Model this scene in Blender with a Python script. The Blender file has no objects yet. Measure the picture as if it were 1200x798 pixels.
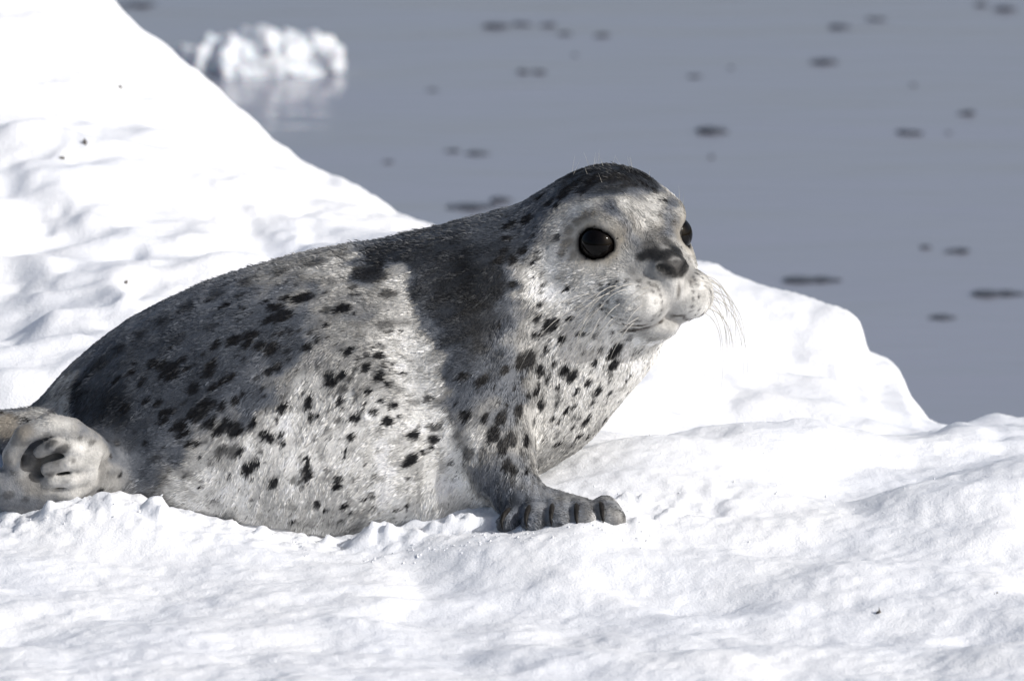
import bpy, math, random
import numpy as np
from mathutils import Vector, Matrix
from mathutils.bvhtree import BVHTree
from mathutils.kdtree import KDTree

R = math.radians
scene = bpy.context.scene
col = scene.collection
rng = np.random.default_rng(7)
random.seed(7)

# ------------------------------------------------------------------ camera
CAM = np.array([0.0, -6.0, 1.48])
PITCH = R(12.0)
FPX = 6900.0                     # focal length in pixels of a 1200 px wide frame
cam_d = bpy.data.cameras.new('camera')
cam_d.sensor_width = 36.0
cam_d.lens = FPX / 1200 * 36
cam_d.clip_start = 0.1
cam_d.clip_end = 9000
cam_d.dof.use_dof = True
cam_d.dof.focus_distance = 6.2
cam_d.dof.aperture_fstop = 8.5
cam = bpy.data.objects.new('camera', cam_d)
cam.location = CAM
cam.rotation_euler = (R(90) - PITCH, 0, 0)
col.objects.link(cam)
scene.camera = cam

# ------------------------------------------------------------------ light
SUN_AZ, SUN_EL = 114.0, 35.0     # clockwise from +Y, above the horizon
world = bpy.data.worlds.new('World')
scene.world = world
world.use_nodes = True
wn = world.node_tree.nodes
sky = wn.new('ShaderNodeTexSky')
sky.sky_type = 'NISHITA'
sky.sun_disc = False
sky.sun_elevation = R(SUN_EL)
sky.sun_rotation = R(SUN_AZ)
sky.air_density = 1.0
sky.dust_density = 4.0
sky.ozone_density = 1.0
world.node_tree.links.new(sky.outputs[0], wn['Background'].inputs[0])
wn['Background'].inputs[1].default_value = 0.09
sun_d = bpy.data.lights.new('sun', 'SUN')
sun_d.energy = 3.2
sun_d.angle = R(0.53)
sun_d.color = (1.0, 0.98, 0.95)
sun = bpy.data.objects.new('sun', sun_d)
L = Vector((math.sin(R(SUN_AZ)) * math.cos(R(SUN_EL)), math.cos(R(SUN_AZ)) * math.cos(R(SUN_EL)), math.sin(R(SUN_EL))))
sun.rotation_euler = L.to_track_quat('Z', 'Y').to_euler()
sun.location = L * 20
col.objects.link(sun)

vs = scene.view_settings
vs.view_transform = 'Standard'
vs.look = 'None'
vs.gamma = 1.0
vs.use_curve_mapping = False
vs.exposure = 0.06
scene.cycles.max_bounces = 10
scene.cycles.diffuse_bounces = 4
scene.cycles.use_denoising = True
scene.cycles_curves.shape = 'THICK'
scene.cycles_curves.subdivisions = 2

# ------------------------------------------------------------------ helpers
CP, SP = math.cos(PITCH), math.sin(PITCH)

def P(px, py, Y):
    """world point that stands at depth Y along the line through a picture point"""
    u, v = (px - 600) / FPX, (399 - py) / FPX
    d = np.array([u, CP + v * SP, -SP + v * CP])
    return CAM + d * ((Y - CAM[1]) / d[1])

def project(p):
    q = p - CAM
    z = q[..., 1] * CP - q[..., 2] * SP
    v = q[..., 1] * SP + q[..., 2] * CP
    return 600 + FPX * q[..., 0] / z, 399 - FPX * v / z

def tag(o, label=None, cat=None, group=None, kind=None):
    for k, v in (('label', label), ('category', cat), ('group', group), ('kind', kind)):
        if v:
            o[k] = v
    return o

def mesh_obj(name, verts, faces, mat, parent=None, smooth=True):
    me = bpy.data.meshes.new(name)
    verts = np.asarray(verts, dtype=np.float32)
    faces = np.asarray(faces, dtype=np.int32)
    nf, k = faces.shape
    me.vertices.add(len(verts))
    me.vertices.foreach_set('co', verts.ravel())
    me.loops.add(nf * k)
    me.loops.foreach_set('vertex_index', faces.ravel())
    me.polygons.add(nf)
    me.polygons.foreach_set('loop_start', np.arange(0, nf * k, k, dtype=np.int32))
    me.update(calc_edges=True)
    if smooth:
        me.polygons.foreach_set('use_smooth', np.ones(nf, dtype=bool))
    me.validate()
    me.materials.append(mat)
    o = bpy.data.objects.new(name, me)
    o.parent = parent
    col.objects.link(o)
    return o

def _hash(ix, iy, iz, seed):
    h = (ix.astype(np.int64) * 374761393 + iy.astype(np.int64) * 668265263 + iz.astype(np.int64) * 2147483647 + seed * 974634777) & 0xFFFFFFFF
    h = ((h ^ (h >> 13)) * 1274126177) & 0xFFFFFFFF
    h = ((h ^ (h >> 16)) * 2246822519) & 0xFFFFFFFF
    return ((h ^ (h >> 15)) & 0xFFFFFF) / float(0xFFFFFF) * 2 - 1

def vnoise(x, y, z=None, seed=0):
    if z is None:
        z = np.zeros_like(x)
    fx, fy, fz = np.floor(x), np.floor(y), np.floor(z)
    tx, ty, tz = x - fx, y - fy, z - fz
    tx, ty, tz = [t * t * t * (t * (t * 6 - 15) + 10) for t in (tx, ty, tz)]
    r = 0
    for dx in (0, 1):
        for dy in (0, 1):
            for dz in (0, 1):
                w = (tx if dx else 1 - tx) * (ty if dy else 1 - ty) * (tz if dz else 1 - tz)
                r = r + w * _hash(fx + dx, fy + dy, fz + dz, seed)
    return r

def fbm(x, y, z=None, oct=4, seed=0, gain=0.5):
    a, s, r = 1.0, 1.0, 0
    for k in range(oct):
        r = r + a * vnoise(x * s, y * s, None if z is None else z * s, seed + k * 17)
        a *= gain
        s *= 2.03
    return r

def sstep(a, b, x):
    t = np.clip((x - a) / (b - a), 0, 1)
    return t * t * (3 - 2 * t)

def surface_nets(F, org, h):
    """quad mesh of the zero level of a grid of distances"""
    inside = F < 0
    nx, ny, nz = F.shape
    acc = np.zeros((nx - 1, ny - 1, nz - 1, 3), np.float32)
    cnt = np.zeros((nx - 1, ny - 1, nz - 1), np.float32)
    cor = [(i, j, k) for i in (0, 1) for j in (0, 1) for k in (0, 1)]
    def sl(c):
        return tuple(slice(c[a], (nx, ny, nz)[a] - 1 + c[a]) for a in range(3))
    for a in range(8):
        for b in range(a + 1, 8):
            ca, cb = cor[a], cor[b]
            if sum(abs(ca[i] - cb[i]) for i in range(3)) != 1:
                continue
            fa, fb = F[sl(ca)], F[sl(cb)]
            m = (fa < 0) != (fb < 0)
            t = np.where(m, fa / np.where(m, fa - fb, 1), 0)
            for i in range(3):
                acc[..., i] += np.where(m, ca[i] + t * (cb[i] - ca[i]), 0)
            cnt += m
    act = cnt > 0
    idx = -np.ones(act.shape, np.int64)
    idx[act] = np.arange(act.sum())
    ii = np.argwhere(act)
    verts = (acc[act] / cnt[act][:, None] + ii) * h + org
    quads = []
    for ax in range(3):
        o1, o2 = [a for a in range(3) if a != ax]
        s0 = [slice(1, -1)] * 3
        s1 = [slice(1, -1)] * 3
        s0[ax] = slice(0, F.shape[ax] - 1)
        s1[ax] = slice(1, F.shape[ax])
        A, B = inside[tuple(s0)], inside[tuple(s1)]
        ed = np.argwhere(A != B)
        flip = A[tuple(ed.T)]
        base = ed.copy()
        base[:, o1] += 1
        base[:, o2] += 1
        def cell(d1, d2):
            c = base.copy()
            c[:, o1] += d1
            c[:, o2] += d2
            return idx[tuple(c.T)]
        q = np.stack([cell(-1, -1), cell(0, -1), cell(0, 0), cell(-1, 0)], 1)
        if ax == 1:
            flip = ~flip
        q = np.where(flip[:, None], q, q[:, ::-1])
        quads.append(q)
    q = np.concatenate(quads)
    return verts, q[(q >= 0).all(1)]

def new_mat(name):
    m = bpy.data.materials.new(name)
    m.use_nodes = True
    nt = m.node_tree
    return m, nt, nt.nodes['Principled BSDF'], nt.nodes, nt.links

def noise_node(nodes, links, scale, detail=4, rough=0.55, vec=None):
    n = nodes.new('ShaderNodeTexNoise')
    n.inputs['Scale'].default_value = scale
    n.inputs['Detail'].default_value = detail
    n.inputs['Roughness'].default_value = rough
    if vec is not None:
        links.new(vec, n.inputs['Vector'])
    return n

def obj_coords(nodes):
    return nodes.new('ShaderNodeTexCoord').outputs['Object']

def bump(nodes, links, height, strength, dist, bsdf, prev=None):
    b = nodes.new('ShaderNodeBump')
    b.inputs['Strength'].default_value = strength
    b.inputs['Distance'].default_value = dist
    links.new(height, b.inputs['Height'])
    if prev is not None:
        links.new(prev.outputs['Normal'], b.inputs['Normal'])
    if bsdf is not None:
        links.new(b.outputs['Normal'], bsdf.inputs['Normal'])
    return b

def ramp(nodes, links, fac, stops):
    r = nodes.new('ShaderNodeValToRGB')
    el = r.color_ramp.elements
    while len(el) < len(stops):
        el.new(0.5)
    for e, (p, c) in zip(el, stops):
        e.position = p
        e.color = (*c, 1)
    links.new(fac, r.inputs['Fac'])
    return r

# ------------------------------------------------------------------ materials of the setting
def mat_snow(name='snow', grain=1.0):
    m, nt, b, n, l = new_mat(name)
    co = obj_coords(n)
    big = noise_node(n, l, 5, 5, 0.6, co)
    cr = ramp(n, l, big.outputs['Fac'], [(0.3, (0.77, 0.80, 0.86)), (0.7, (0.86, 0.875, 0.90))])
    l.new(cr.outputs['Color'], b.inputs['Base Color'])
    b.inputs['Roughness'].default_value = 0.55
    b.inputs['Specular IOR Level'].default_value = 0.35
    b.inputs['Subsurface Weight'].default_value = 0.0
    b.inputs['Subsurface Radius'].default_value = (1.0, 1.1, 1.3)
    b.inputs['Subsurface Scale'].default_value = 0.006
    f1 = noise_node(n, l, 420, 3, 0.65, co)
    f2 = noise_node(n, l, 90, 4, 0.6, co)
    b1 = bump(n, l, f2.outputs['Fac'], 0.28 * grain, 0.006, None)
    bump(n, l, f1.outputs['Fac'], 0.42 * grain, 0.002, b, b1)
    return m

def mat_water():
    m, nt, b, n, l = new_mat('sea_water')
    b.inputs['Base Color'].default_value = (0.27, 0.285, 0.345, 1)
    b.inputs['Roughness'].default_value = 0.07
    b.inputs['IOR'].default_value = 1.33
    co = obj_coords(n)
    mp = n.new('ShaderNodeMapping')
    mp.inputs['Scale'].default_value = (0.35, 1.0, 1.0)
    l.new(co, mp.inputs['Vector'])
    w1 = noise_node(n, l, 3.0, 3, 0.5, mp.outputs['Vector'])
    w2 = noise_node(n, l, 16.0, 3, 0.55, mp.outputs['Vector'])
    b1 = bump(n, l, w1.outputs['Fac'], 0.35, 0.03, None)
    bump(n, l, w2.outputs['Fac'], 0.25, 0.006, b, b1)
    return m

def mat_ice():
    m, nt, b, n, l = new_mat('floating_ice')
    co = obj_coords(n)
    f = noise_node(n, l, 14, 4, 0.6, co)
    cr = ramp(n, l, f.outputs['Fac'], [(0.3, (0.55, 0.60, 0.66)), (0.7, (0.76, 0.79, 0.83))])
    l.new(cr.outputs['Color'], b.inputs['Base Color'])
    b.inputs['Roughness'].default_value = 0.4
    b.inputs['Subsurface Weight'].default_value = 0.3
    b.inputs['Subsurface Scale'].default_value = 0.02
    bump(n, l, f.outputs['Fac'], 0.5, 0.02, b)
    return m

def mat_dark_ice():
    m, nt, b, n, l = new_mat('wet_dark_ice')
    f = noise_node(n, l, 30, 4, 0.6, obj_coords(n))
    cr = ramp(n, l, f.outputs['Fac'], [(0.3, (0.05, 0.06, 0.078)), (0.7, (0.11, 0.125, 0.155))])
    l.new(cr.outputs['Color'], b.inputs['Base Color'])
    b.inputs['Roughness'].default_value = 0.45
    b.inputs['Specular IOR Level'].default_value = 0.25
    bump(n, l, f.outputs['Fac'], 0.5, 0.01, b)
    return m

def mat_dirt():
    m, nt, b, n, l = new_mat('dirt')
    f = noise_node(n, l, 400, 3, 0.6, obj_coords(n))
    cr = ramp(n, l, f.outputs['Fac'], [(0.3, (0.06, 0.055, 0.05)), (0.7, (0.16, 0.15, 0.14))])
    l.new(cr.outputs['Color'], b.inputs['Base Color'])
    b.inputs['Roughness'].default_value = 0.8
    return m

M_SNOW, M_WATER, M_ICE, M_DARK, M_DIRT = mat_snow(), mat_water(), mat_ice(), mat_dark_ice(), mat_dirt()

# ------------------------------------------------------------------ snow floe (height field)
CREST = np.array([P(*c) for c in [(-600, -300, 2.1), (-300, -180, 1.9), (-60, -95, 1.78), (60, -45, 1.72), (130, -2, 1.7), (165, 30, 1.67), (200, 58, 1.65),
    (240, 94, 1.62), (280, 130, 1.6), (350, 178, 1.55), (400, 207, 1.52), (450, 232, 1.48), (500, 256, 1.45), (560, 270, 1.38), (640, 280, 1.3),
    (720, 285, 1.22), (790, 290, 1.15), (830, 300, 1.1), (870, 322, 1.07), (920, 345, 1.04), (965, 362, 1.0), (995, 380, .97), (1012, 402, .95),
    (1020, 425, .93), (1045, 434, .91), (1060, 452, .89), (1070, 468, .87), (1092, 484, .84), (1115, 498, .81), (1140, 500, .79), (1165, 496, .77),
    (1200, 493, .75), (1290, 500, .72), (1500, 520, .68)]])

ctl = []
def cp(*pts):
    for p in pts:
        ctl.append(P(*p))
# the plateau round the seal and the foreground
cp((0, 608, -.02), (70, 604, -.03), (140, 596, -.01), (200, 618, -.03), (300, 634, -.04), (430, 641, -.04), (500, 632, -.05), (560, 627, -.07), (620, 624, -.10), (660, 622, -.115),
   (700, 619, -.115), (735, 616, -.1), (800, 610, -.08), (900, 608, -.06), (980, 604, -.05))
cp((0, 700, -.27), (200, 700, -.27), (400, 705, -.29), (600, 695, -.26), (800, 690, -.25), (1000, 690, -.25), (1200, 690, -.26))
cp((0, 798, -.6), (250, 798, -.61), (500, 798, -.58), (800, 798, -.60), (1050, 798, -.57), (1200, 798, -.6))
cp((-300, 700, -.27), (1500, 690, -.27), (-300, 900, -.9), (600, 900, -.87), (1500, 900, -.88))
cp((200, 608, .02), (300, 624, .02), (400, 630, .02))
# mound behind the fore flipper, and its far side
cp((690, 548, .1), (730, 532, .13), (780, 516, .17), (850, 508, .2), (940, 500, .24), (1000, 508, .26), (1060, 516, .28), (1130, 514, .3), (1210, 518, .32))
cp((760, 528, .34), (850, 512, .44), (940, 506, .46), (1050, 508, .5), (1130, 507, .52), (1210, 505, .55))
# mound at the right
cp((1000, 606, -.03), (1060, 574, .0), (1120, 553, .03), (1160, 546, .04), (1210, 541, .06), (1300, 545, .06))
cp((1060, 573, .1), (1130, 549, .14), (1210, 538, .17))
cp((1080, 620, -.1), (1200, 610, -.1))
# slope up to the crest
cp((850, 430, .72), (900, 440, .72), (980, 455, .7), (1060, 490, .66))
cp((-200, 520, .25), (0, 500, .28), (150, 500, .3), (400, 480, .33), (600, 470, .33))
cp((-300, 380, .65), (0, 390, .6), (150, 370, .66), (350, 340, .8), (550, 330, .85), (740, 380, .72))
cp((-300, 200, 1.15), (0, 260, .95), (150, 250, 1.02), (300, 260, 1.1), (-100, 120, 1.3), (60, 110, 1.34), (200, 170, 1.3), (380, 250, 1.22), (0, 20, 1.55))
ctl = np.array(ctl)
ctl = np.vstack([ctl, CREST])

def tps_fit(xy, z, lam=5e-5):
    n = len(xy)
    d = np.linalg.norm(xy[:, None] - xy[None], axis=2)
    K = np.where(d > 0, d * d * np.log(np.maximum(d, 1e-9)), 0) + lam * np.eye(n)
    Q = np.hstack([np.ones((n, 1)), xy])
    A = np.block([[K, Q], [Q.T, np.zeros((3, 3))]])
    s = np.linalg.solve(A, np.concatenate([z, np.zeros(3)]))
    return s[:n], s[n:]

TW, TA = tps_fit(ctl[:, :2], ctl[:, 2])

def tps(x, y):
    out = np.empty(x.size)
    X, Yv = x.ravel(), y.ravel()
    for a in range(0, x.size, 40000):
        xx, yy = X[a:a + 40000], Yv[a:a + 40000]
        d2 = (xx[:, None] - ctl[None, :, 0]) ** 2 + (yy[:, None] - ctl[None, :, 1]) ** 2
        out[a:a + 40000] = (0.5 * d2 * np.log(np.maximum(d2, 1e-14))) @ TW + TA[0] + TA[1] * xx + TA[2] * yy
    return out.reshape(x.shape)

SEA_Z = -0.55

STEP1, STEP2 = P(1010, 400, .95)[0], P(1058, 450, .89)[0]

def snow_height(x, y):
    xc, yc = np.clip(x, -1.0, 0.95), np.clip(y, -1.0, 3)
    z = tps(xc, yc)
    z = np.clip(z, -0.3, 0.75)
    yr = np.interp(x, CREST[:, 0], CREST[:, 1])
    # wind-packed relief: long soft ripples, then lumps, then crust grain
    wx, wy = x * 0.9 + y * 0.5, -x * 0.5 + y * 0.9
    near = 1 - sstep(0.15, 0.7, y)
    warp = 0.05 * fbm(x * 5, y * 5, seed=91, oct=2)
    edge = 0.06 + 0.94 * sstep(0.03, 0.26 + 0.14 * sstep(-.3, .2, x), yr - y)
    back = sstep(-.05, .45, y)
    z = z + 0.012 * edge * fbm(x * 2.6 + 3, y * 4.0 + 4 * warp, seed=3, oct=2)
    left = 1 - sstep(-.05, .25, x)
    amp = back * edge * (0.35 + 0.65 * left)
    v1 = vnoise(wx * 4.5 + warp * 16, wy * 6.0 + warp * 9, seed=5)
    z = z + 0.034 * (np.sqrt(v1 * v1 + .05) - .4) * -amp
    z = z + 0.017 * fbm(wx * 8 + warp * 14, wy * 12.0, seed=6, oct=3, gain=.42) * amp
    z = z + 0.008 * vnoise(x * 8.0 + warp * 18, y * 13.0 + x * 3, seed=15)
    z = z + 0.0034 * fbm(x * 15, y * 22, seed=9, oct=4, gain=.45)
    z = z + 0.0006 * fbm(x * 85, y * 85, seed=29, oct=2) * (0.4 + near)
    # churned crust where the animal has lain
    ch = np.exp(-((y + 0.045) / 0.05) ** 2) * sstep(-0.62, -.5, x) * (1 - sstep(0.13, 0.3, x))
    g = vnoise(x * 110, y * 110, seed=41)
    z = z + ch * (0.010 * np.maximum(fbm(x * 38, y * 45, seed=33, oct=3), 0) + 0.006 * np.maximum(g, 0))
    lip = np.exp(-((yr - y) / .07) ** 2)
    z = z + lip * (.006 * vnoise(x * 14, y * 9, seed=51) + .0045 * vnoise(x * 37, y * 20, seed=52))
    # broken steps in the edge of the bank
    for xs_, am, wd in ((STEP1, .020, .13), (STEP2, .013, .035)):
        saw = np.clip((x - xs_ + wd) / wd, 0, 1) * (1 - sstep(xs_ - .004, xs_ + .012, x))
        z = z + am * saw * np.exp(-(np.maximum(yr - y, 0) / .16) ** 2)
    # the floe falls away to the sea beyond its crest
    d = np.maximum(y - yr, 0)
    z = z - 1.3 * d * d - 0.5 * d - 2.0 * np.maximum(d - 0.3, 0)
    return np.maximum(z, -0.95)

def axis(lo, hi, f0, f1, step, grow=1.16):
    mid = list(np.arange(f0, f1 + step / 2, step))
    s, v, left = step, f0, []
    while v > lo:
        s = min(s * grow, 0.6)
        v -= s
        left.append(v)
    s, v, right = step, f1, []
    while v < hi:
        s = min(s * grow, 0.6)
        v += s
        right.append(v)
    return np.array(left[::-1] + mid + right)

gx = axis(-9, 9, -0.78, 0.72, 0.0042)
gy = np.concatenate([axis(-12, 0.3, -0.68, 0.3, 0.0042)[:-1], np.arange(0.3, 2.0, 0.009), axis(2.0, 4.5, 2.0, 2.05, 0.02)])
gy = np.unique(np.round(gy, 5))
GX, GY = np.meshgrid(gx, gy, indexing='ij')
GZ = snow_height(GX, GY)
nxg, nyg = GX.shape
ids = np.arange(nxg * nyg).reshape(nxg, nyg)
snow_faces = np.stack([ids[:-1, :-1], ids[1:, :-1], ids[1:, 1:], ids[:-1, 1:]], -1).reshape(-1, 4)
snow = mesh_obj('snow_ground', np.stack([GX, GY, GZ], -1).reshape(-1, 3), snow_faces, M_SNOW)
tag(snow, kind='structure')

# ------------------------------------------------------------------ sea
s = 4000.0
sea = mesh_obj('sea', [(-s, -s, SEA_Z), (s, -s, SEA_Z), (s, s, SEA_Z), (-s, s, SEA_Z)], [(0, 1, 2, 3)], M_WATER)
tag(sea, kind='structure')

def sea_point(px, py):
    u, v = (px - 600) / FPX, (399 - py) / FPX
    d = np.array([u, CP + v * SP, -SP + v * CP])
    return CAM + d * ((SEA_Z - CAM[2]) / d[2])

def smin(a, b, k):
    h = np.clip(0.5 + 0.5 * (b - a) / k, 0, 1)
    return b * (1 - h) + a * h - k * h * (1 - h)

# ------------------------------------------------------------------ floating ice
def floating_chunk():
    c = sea_point(302, 84)
    sc = (c[1] - CAM[1]) / FPX / CP          # metres per picture pixel there
    lumps = [(-86, 8, 14, 12), (-70, 14, 22, 20), (-52, 26, 18, 16), (-30, 18, 26, 24), (-8, 30, 22, 22), (6, 34, 20, 18), (20, 24, 26, 22),
             (44, 20, 24, 22), (62, 30, 18, 18), (72, 28, 17, 16), (80, 14, 20, 22), (88, 4, 14, 14), (0, 2, 62, 30), (40, 0, 50, 26), (-50, 0, 40, 22)]
    h = 0.005
    xs = np.arange(-0.22, 0.22, h)
    ys = np.arange(-0.12, 0.14, h)
    zs = np.arange(-0.1, 0.14, h)
    X, Y, Z = np.meshgrid(xs, ys, zs, indexing='ij')
    F = np.full(X.shape, 1.0)
    rg = random.Random(4)
    for (lx, lz, r, ry) in lumps:           # broken blocks, each a tilted box with worn edges
        yy = rg.uniform(-.02, .03)
        rot = np.array(Matrix.Rotation(rg.uniform(-.6, .6), 3, 'Y') @ Matrix.Rotation(rg.uniform(-.7, .7), 3, 'Z') @ Matrix.Rotation(rg.uniform(-.5, .5), 3, 'X'))
        px_, py_, pz_ = X - lx * sc, Y - yy, Z - lz * sc * .92
        hs = (r * sc * .80, ry * sc * 1.0, min(r, 24) * sc * .78)
        q_ = [np.abs(rot[i][0] * px_ + rot[i][1] * py_ + rot[i][2] * pz_) - hs[i] + .006 for i in range(3)]
        d_ = np.sqrt(sum(np.maximum(c_, 0) ** 2 for c_ in q_)) + np.minimum(np.maximum(np.maximum(q_[0], q_[1]), q_[2]), 0) - .006
        F = smin(F, d_, 0.005)
    F = F + 0.006 * fbm(X * 45, Y * 45, Z * 45, oct=3, seed=5)
    v, q = surface_nets(F, np.array([xs[0], ys[0], zs[0]]), h)
    o = mesh_obj('ice_chunk', v, q, M_ICE)
    o.location = c
    tag(o, 'lumpy white chunk of ice floating and mirrored in the water beyond the snow slope', 'ice')

floating_chunk()

def fragment_mesh(seed, shape):
    h = 0.08
    xs = np.arange(-1.3, 1.31, h)
    X, Y, Z = np.meshgrid(xs, xs, xs, indexing='ij')
    if shape == 'pair':
        a = np.sqrt(((X + .62) / .36) ** 2 + (Y / .6) ** 2 + (Z / .75) ** 2) - 1
        b_ = np.sqrt(((X - .35) / .62) ** 2 + (Y / .7) ** 2 + (Z / .5) ** 2) - 1
        F = smin(a * .4, b_ * .5, .25)
    else:
        F = (np.sqrt(X * X + (Y / .9) ** 2 + (Z / .8) ** 2) - 0.85)
    F = F + 0.34 * fbm(X * 1.5 + seed * 7.3, Y * 1.5, Z * 1.5, oct=3, seed=seed)
    v, q = surface_nets(F, np.array([xs[0]] * 3), h)
    return v, q

FRAGS = [  # px, py, width, height, tall?
    (583, 31, 34, 8, 0), (612, 29, 24, 8, 0), (642, 30, 22, 9, 0), (662, 40, 20, 9, 0), (706, 42, 20, 9, 0), (614, 85, 15, 9, 0), (632, 85, 18, 9, 0),
    (530, 177, 20, 8, 0), (559, 180, 32, 9, 0), (966, 73, 34, 12, 0), (835, 154, 38, 13, 0), (1066, 156, 34, 10, 0), (1133, 133, 22, 12, 0),
    (1150, 6, 20, 11, 0), (1178, 11, 28, 11, 0), (984, 32, 26, 7, 0), (1027, 23, 24, 7, 0), (1122, 294, 34, 9, 0), (1104, 372, 36, 9, 0),
    (553, 242, 62, 9, 2), (588, 235, 26, 12, 0), (952, 328, 72, 9, 1), (1170, 344, 66, 9, 1), (507, 106, 16, 6, 0), (455, 190, 14, 6, 0), (815, 90, 18, 5, 0),
    (857, 80, 7, 5, 0), (1112, 156, 7, 6, 0), (834, 184, 6, 10, 0), (674, 65, 6, 5, 0), (1071, 100, 7, 5, 0), (1085, 290, 14, 8, 0), (160, 6, 50, 8, 2)]
fr_lib = {}
for i, (px, py, w, hh, kind) in enumerate(FRAGS):
    key = ('pair', 0) if kind == 1 else ('one', i % 5)
    if key not in fr_lib:
        v, q = fragment_mesh(3 + key[1], key[0])
        ext = v.max(0) - v.min(0)
        v = (v - (v.max(0) + v.min(0)) / 2) / ext
        o = mesh_obj('ice_fragment', v, q, M_DARK)
        fr_lib[key] = o.data
    else:
        o = bpy.data.objects.new('ice_fragment', fr_lib[key])
        col.objects.link(o)
    c = sea_point(px, py + hh * .1)
    sc = (c[1] - CAM[1]) / FPX / CP
    o.location = (c[0], c[1], SEA_Z + hh * sc * 0.06)
    tall = hh * sc
    o.scale = (w * sc, max(w * sc * 0.75, 0.02) if kind != 1 else 0.06, tall * 0.75)
    o.rotation_euler = (0, 0, random.uniform(-.25, .25) if kind != 1 else 0.03)
    if i < 4:
        lab, grp = 'dark ice fragment in a short row of four on the far water', 'row of four dark ice fragments'
    elif i in (5, 6):
        lab, grp = 'one of two small dark ice fragments floating almost touching', 'touching pair of dark ice fragments'
    elif i in (7, 8):
        lab, grp = 'one of two flat faint ice fragments side by side beyond the back of the seal', 'flat pair of ice fragments'
    elif i in (13, 14):
        lab, grp = 'one of two dark ice fragments close together at the far end of the water', 'far pair of dark ice fragments'
    elif i == 10:
        lab, grp = 'broad dark oval ice fragment floating on open water beyond the crown of the seal', None
    elif i == 4:
        lab, grp = 'single dark ice fragment beside the end of a row of four', None
    elif i == 12:
        lab, grp = 'small upright dark ice fragment next to a flatter one and a tiny speck', None
    elif i == 11:
        lab, grp = 'flat dark ice fragment with a tiny speck right beside it', None
    elif i == 20:
        lab, grp = 'dark lumpy ice fragment overlapping a long sliver behind the neck of the seal', None
    elif i == 19:
        lab, grp = 'long thin dark ice sliver floating right behind the neck of the seal', None
    elif i == 32:
        lab, grp = 'dark ice sliver at the crest of the snow slope above the white ice chunk', None
    elif i == 21:
        lab, grp = 'long dark ice fragment with a knobbed end just off the snow bank', None
    elif i == 22:
        lab, grp = 'long black ice fragment with a knobbed end beyond a short flat fragment', None
    elif i == 18:
        lab, grp = 'short flat dark ice fragment floating nearest the low snow edge', None
    elif i in (17, 31):
        lab, grp = 'faint grey ice fragment beside another on the water off the snow bank', 'two faint ice fragments off the snow bank'
    elif w < 9:
        lab, grp = 'tiny dark speck of ice floating on the open grey water', 'tiny specks of ice on the water'
    else:
        lab, grp = 'small lone grey ice fragment floating on the open grey water', 'small lone ice fragments on the water'
    tag(o, lab, 'ice', grp)
# ------------------------------------------------------------------ the seal: one body grown from a distance field
seal = bpy.data.objects.new('seal_pup', None)
seal.location = (-0.2, 0.12, 0.0)
col.objects.link(seal)
tag(seal, 'spotted grey and white seal pup resting on the snow with its head raised', 'seal')
SEAL_INV = Matrix.Translation(-Vector(seal.location))
MPP = 1 / 1105.0                        # metres per picture pixel at the seal
VOX = 0.0031
B0 = np.array([-0.60, -0.18, -0.10])
B1 = np.array([0.27, 0.37, 0.46])
bx_, by_, bz_ = [np.arange(B0[i], B1[i], VOX, dtype=np.float32) for i in range(3)]
FIELD = np.full((len(bx_), len(by_), len(bz_)), 1.0, np.float32)

def region(lo, hi):
    sl = []
    for ax, a, b in zip((bx_, by_, bz_), lo, hi):
        i0, i1 = np.searchsorted(ax, a), np.searchsorted(ax, b)
        sl.append(slice(max(i0, 0), max(min(i1, len(ax)), i0 + 1)))
    sl = tuple(sl)
    X = bx_[sl[0]][:, None, None]
    Y = by_[sl[1]][None, :, None]
    Z = bz_[sl[2]][None, None, :]
    return sl, X, Y, Z

def put(sl, d, k, op):
    F = FIELD[sl]
    if op == 'add':
        FIELD[sl] = smin(F, d, k)
    else:
        FIELD[sl] = -smin(-F, d, k)

def cone(a, b, ra, rb, k=0.02, op='add'):
    a, b = np.asarray(a, float), np.asarray(b, float)
    m = max(ra, rb) + 3 * k + .01
    sl, X, Y, Z = region(np.minimum(a, b) - m, np.maximum(a, b) + m)
    ab = b - a
    t = np.clip(((X - a[0]) * ab[0] + (Y - a[1]) * ab[1] + (Z - a[2]) * ab[2]) / max(ab @ ab, 1e-12), 0, 1)
    d = np.sqrt((X - a[0] - t * ab[0]) ** 2 + (Y - a[1] - t * ab[1]) ** 2 + (Z - a[2] - t * ab[2]) ** 2) - (ra + t * (rb - ra))
    put(sl, d, k, op)

def ell(c, r, k=0.02, op='add', rot=None):
    c, r = np.asarray(c, float), np.asarray(r, float)
    m = r.max() + 3 * k + .01
    sl, X, Y, Z = region(c - m, c + m)
    x, y, z = X - c[0], Y - c[1], Z - c[2]
    if rot is not None:                   # rows of rot are the ellipsoid's own axes
        x, y, z = [rot[i][0] * x + rot[i][1] * y + rot[i][2] * z for i in range(3)]
    k0 = np.sqrt((x / r[0]) ** 2 + (y / r[1]) ** 2 + (z / r[2]) ** 2)
    k1 = np.sqrt((x / r[0] ** 2) ** 2 + (y / r[1] ** 2) ** 2 + (z / r[2] ** 2) ** 2)
    put(sl, k0 * (k0 - 1) / np.maximum(k1, 1e-6), k, op)

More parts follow.
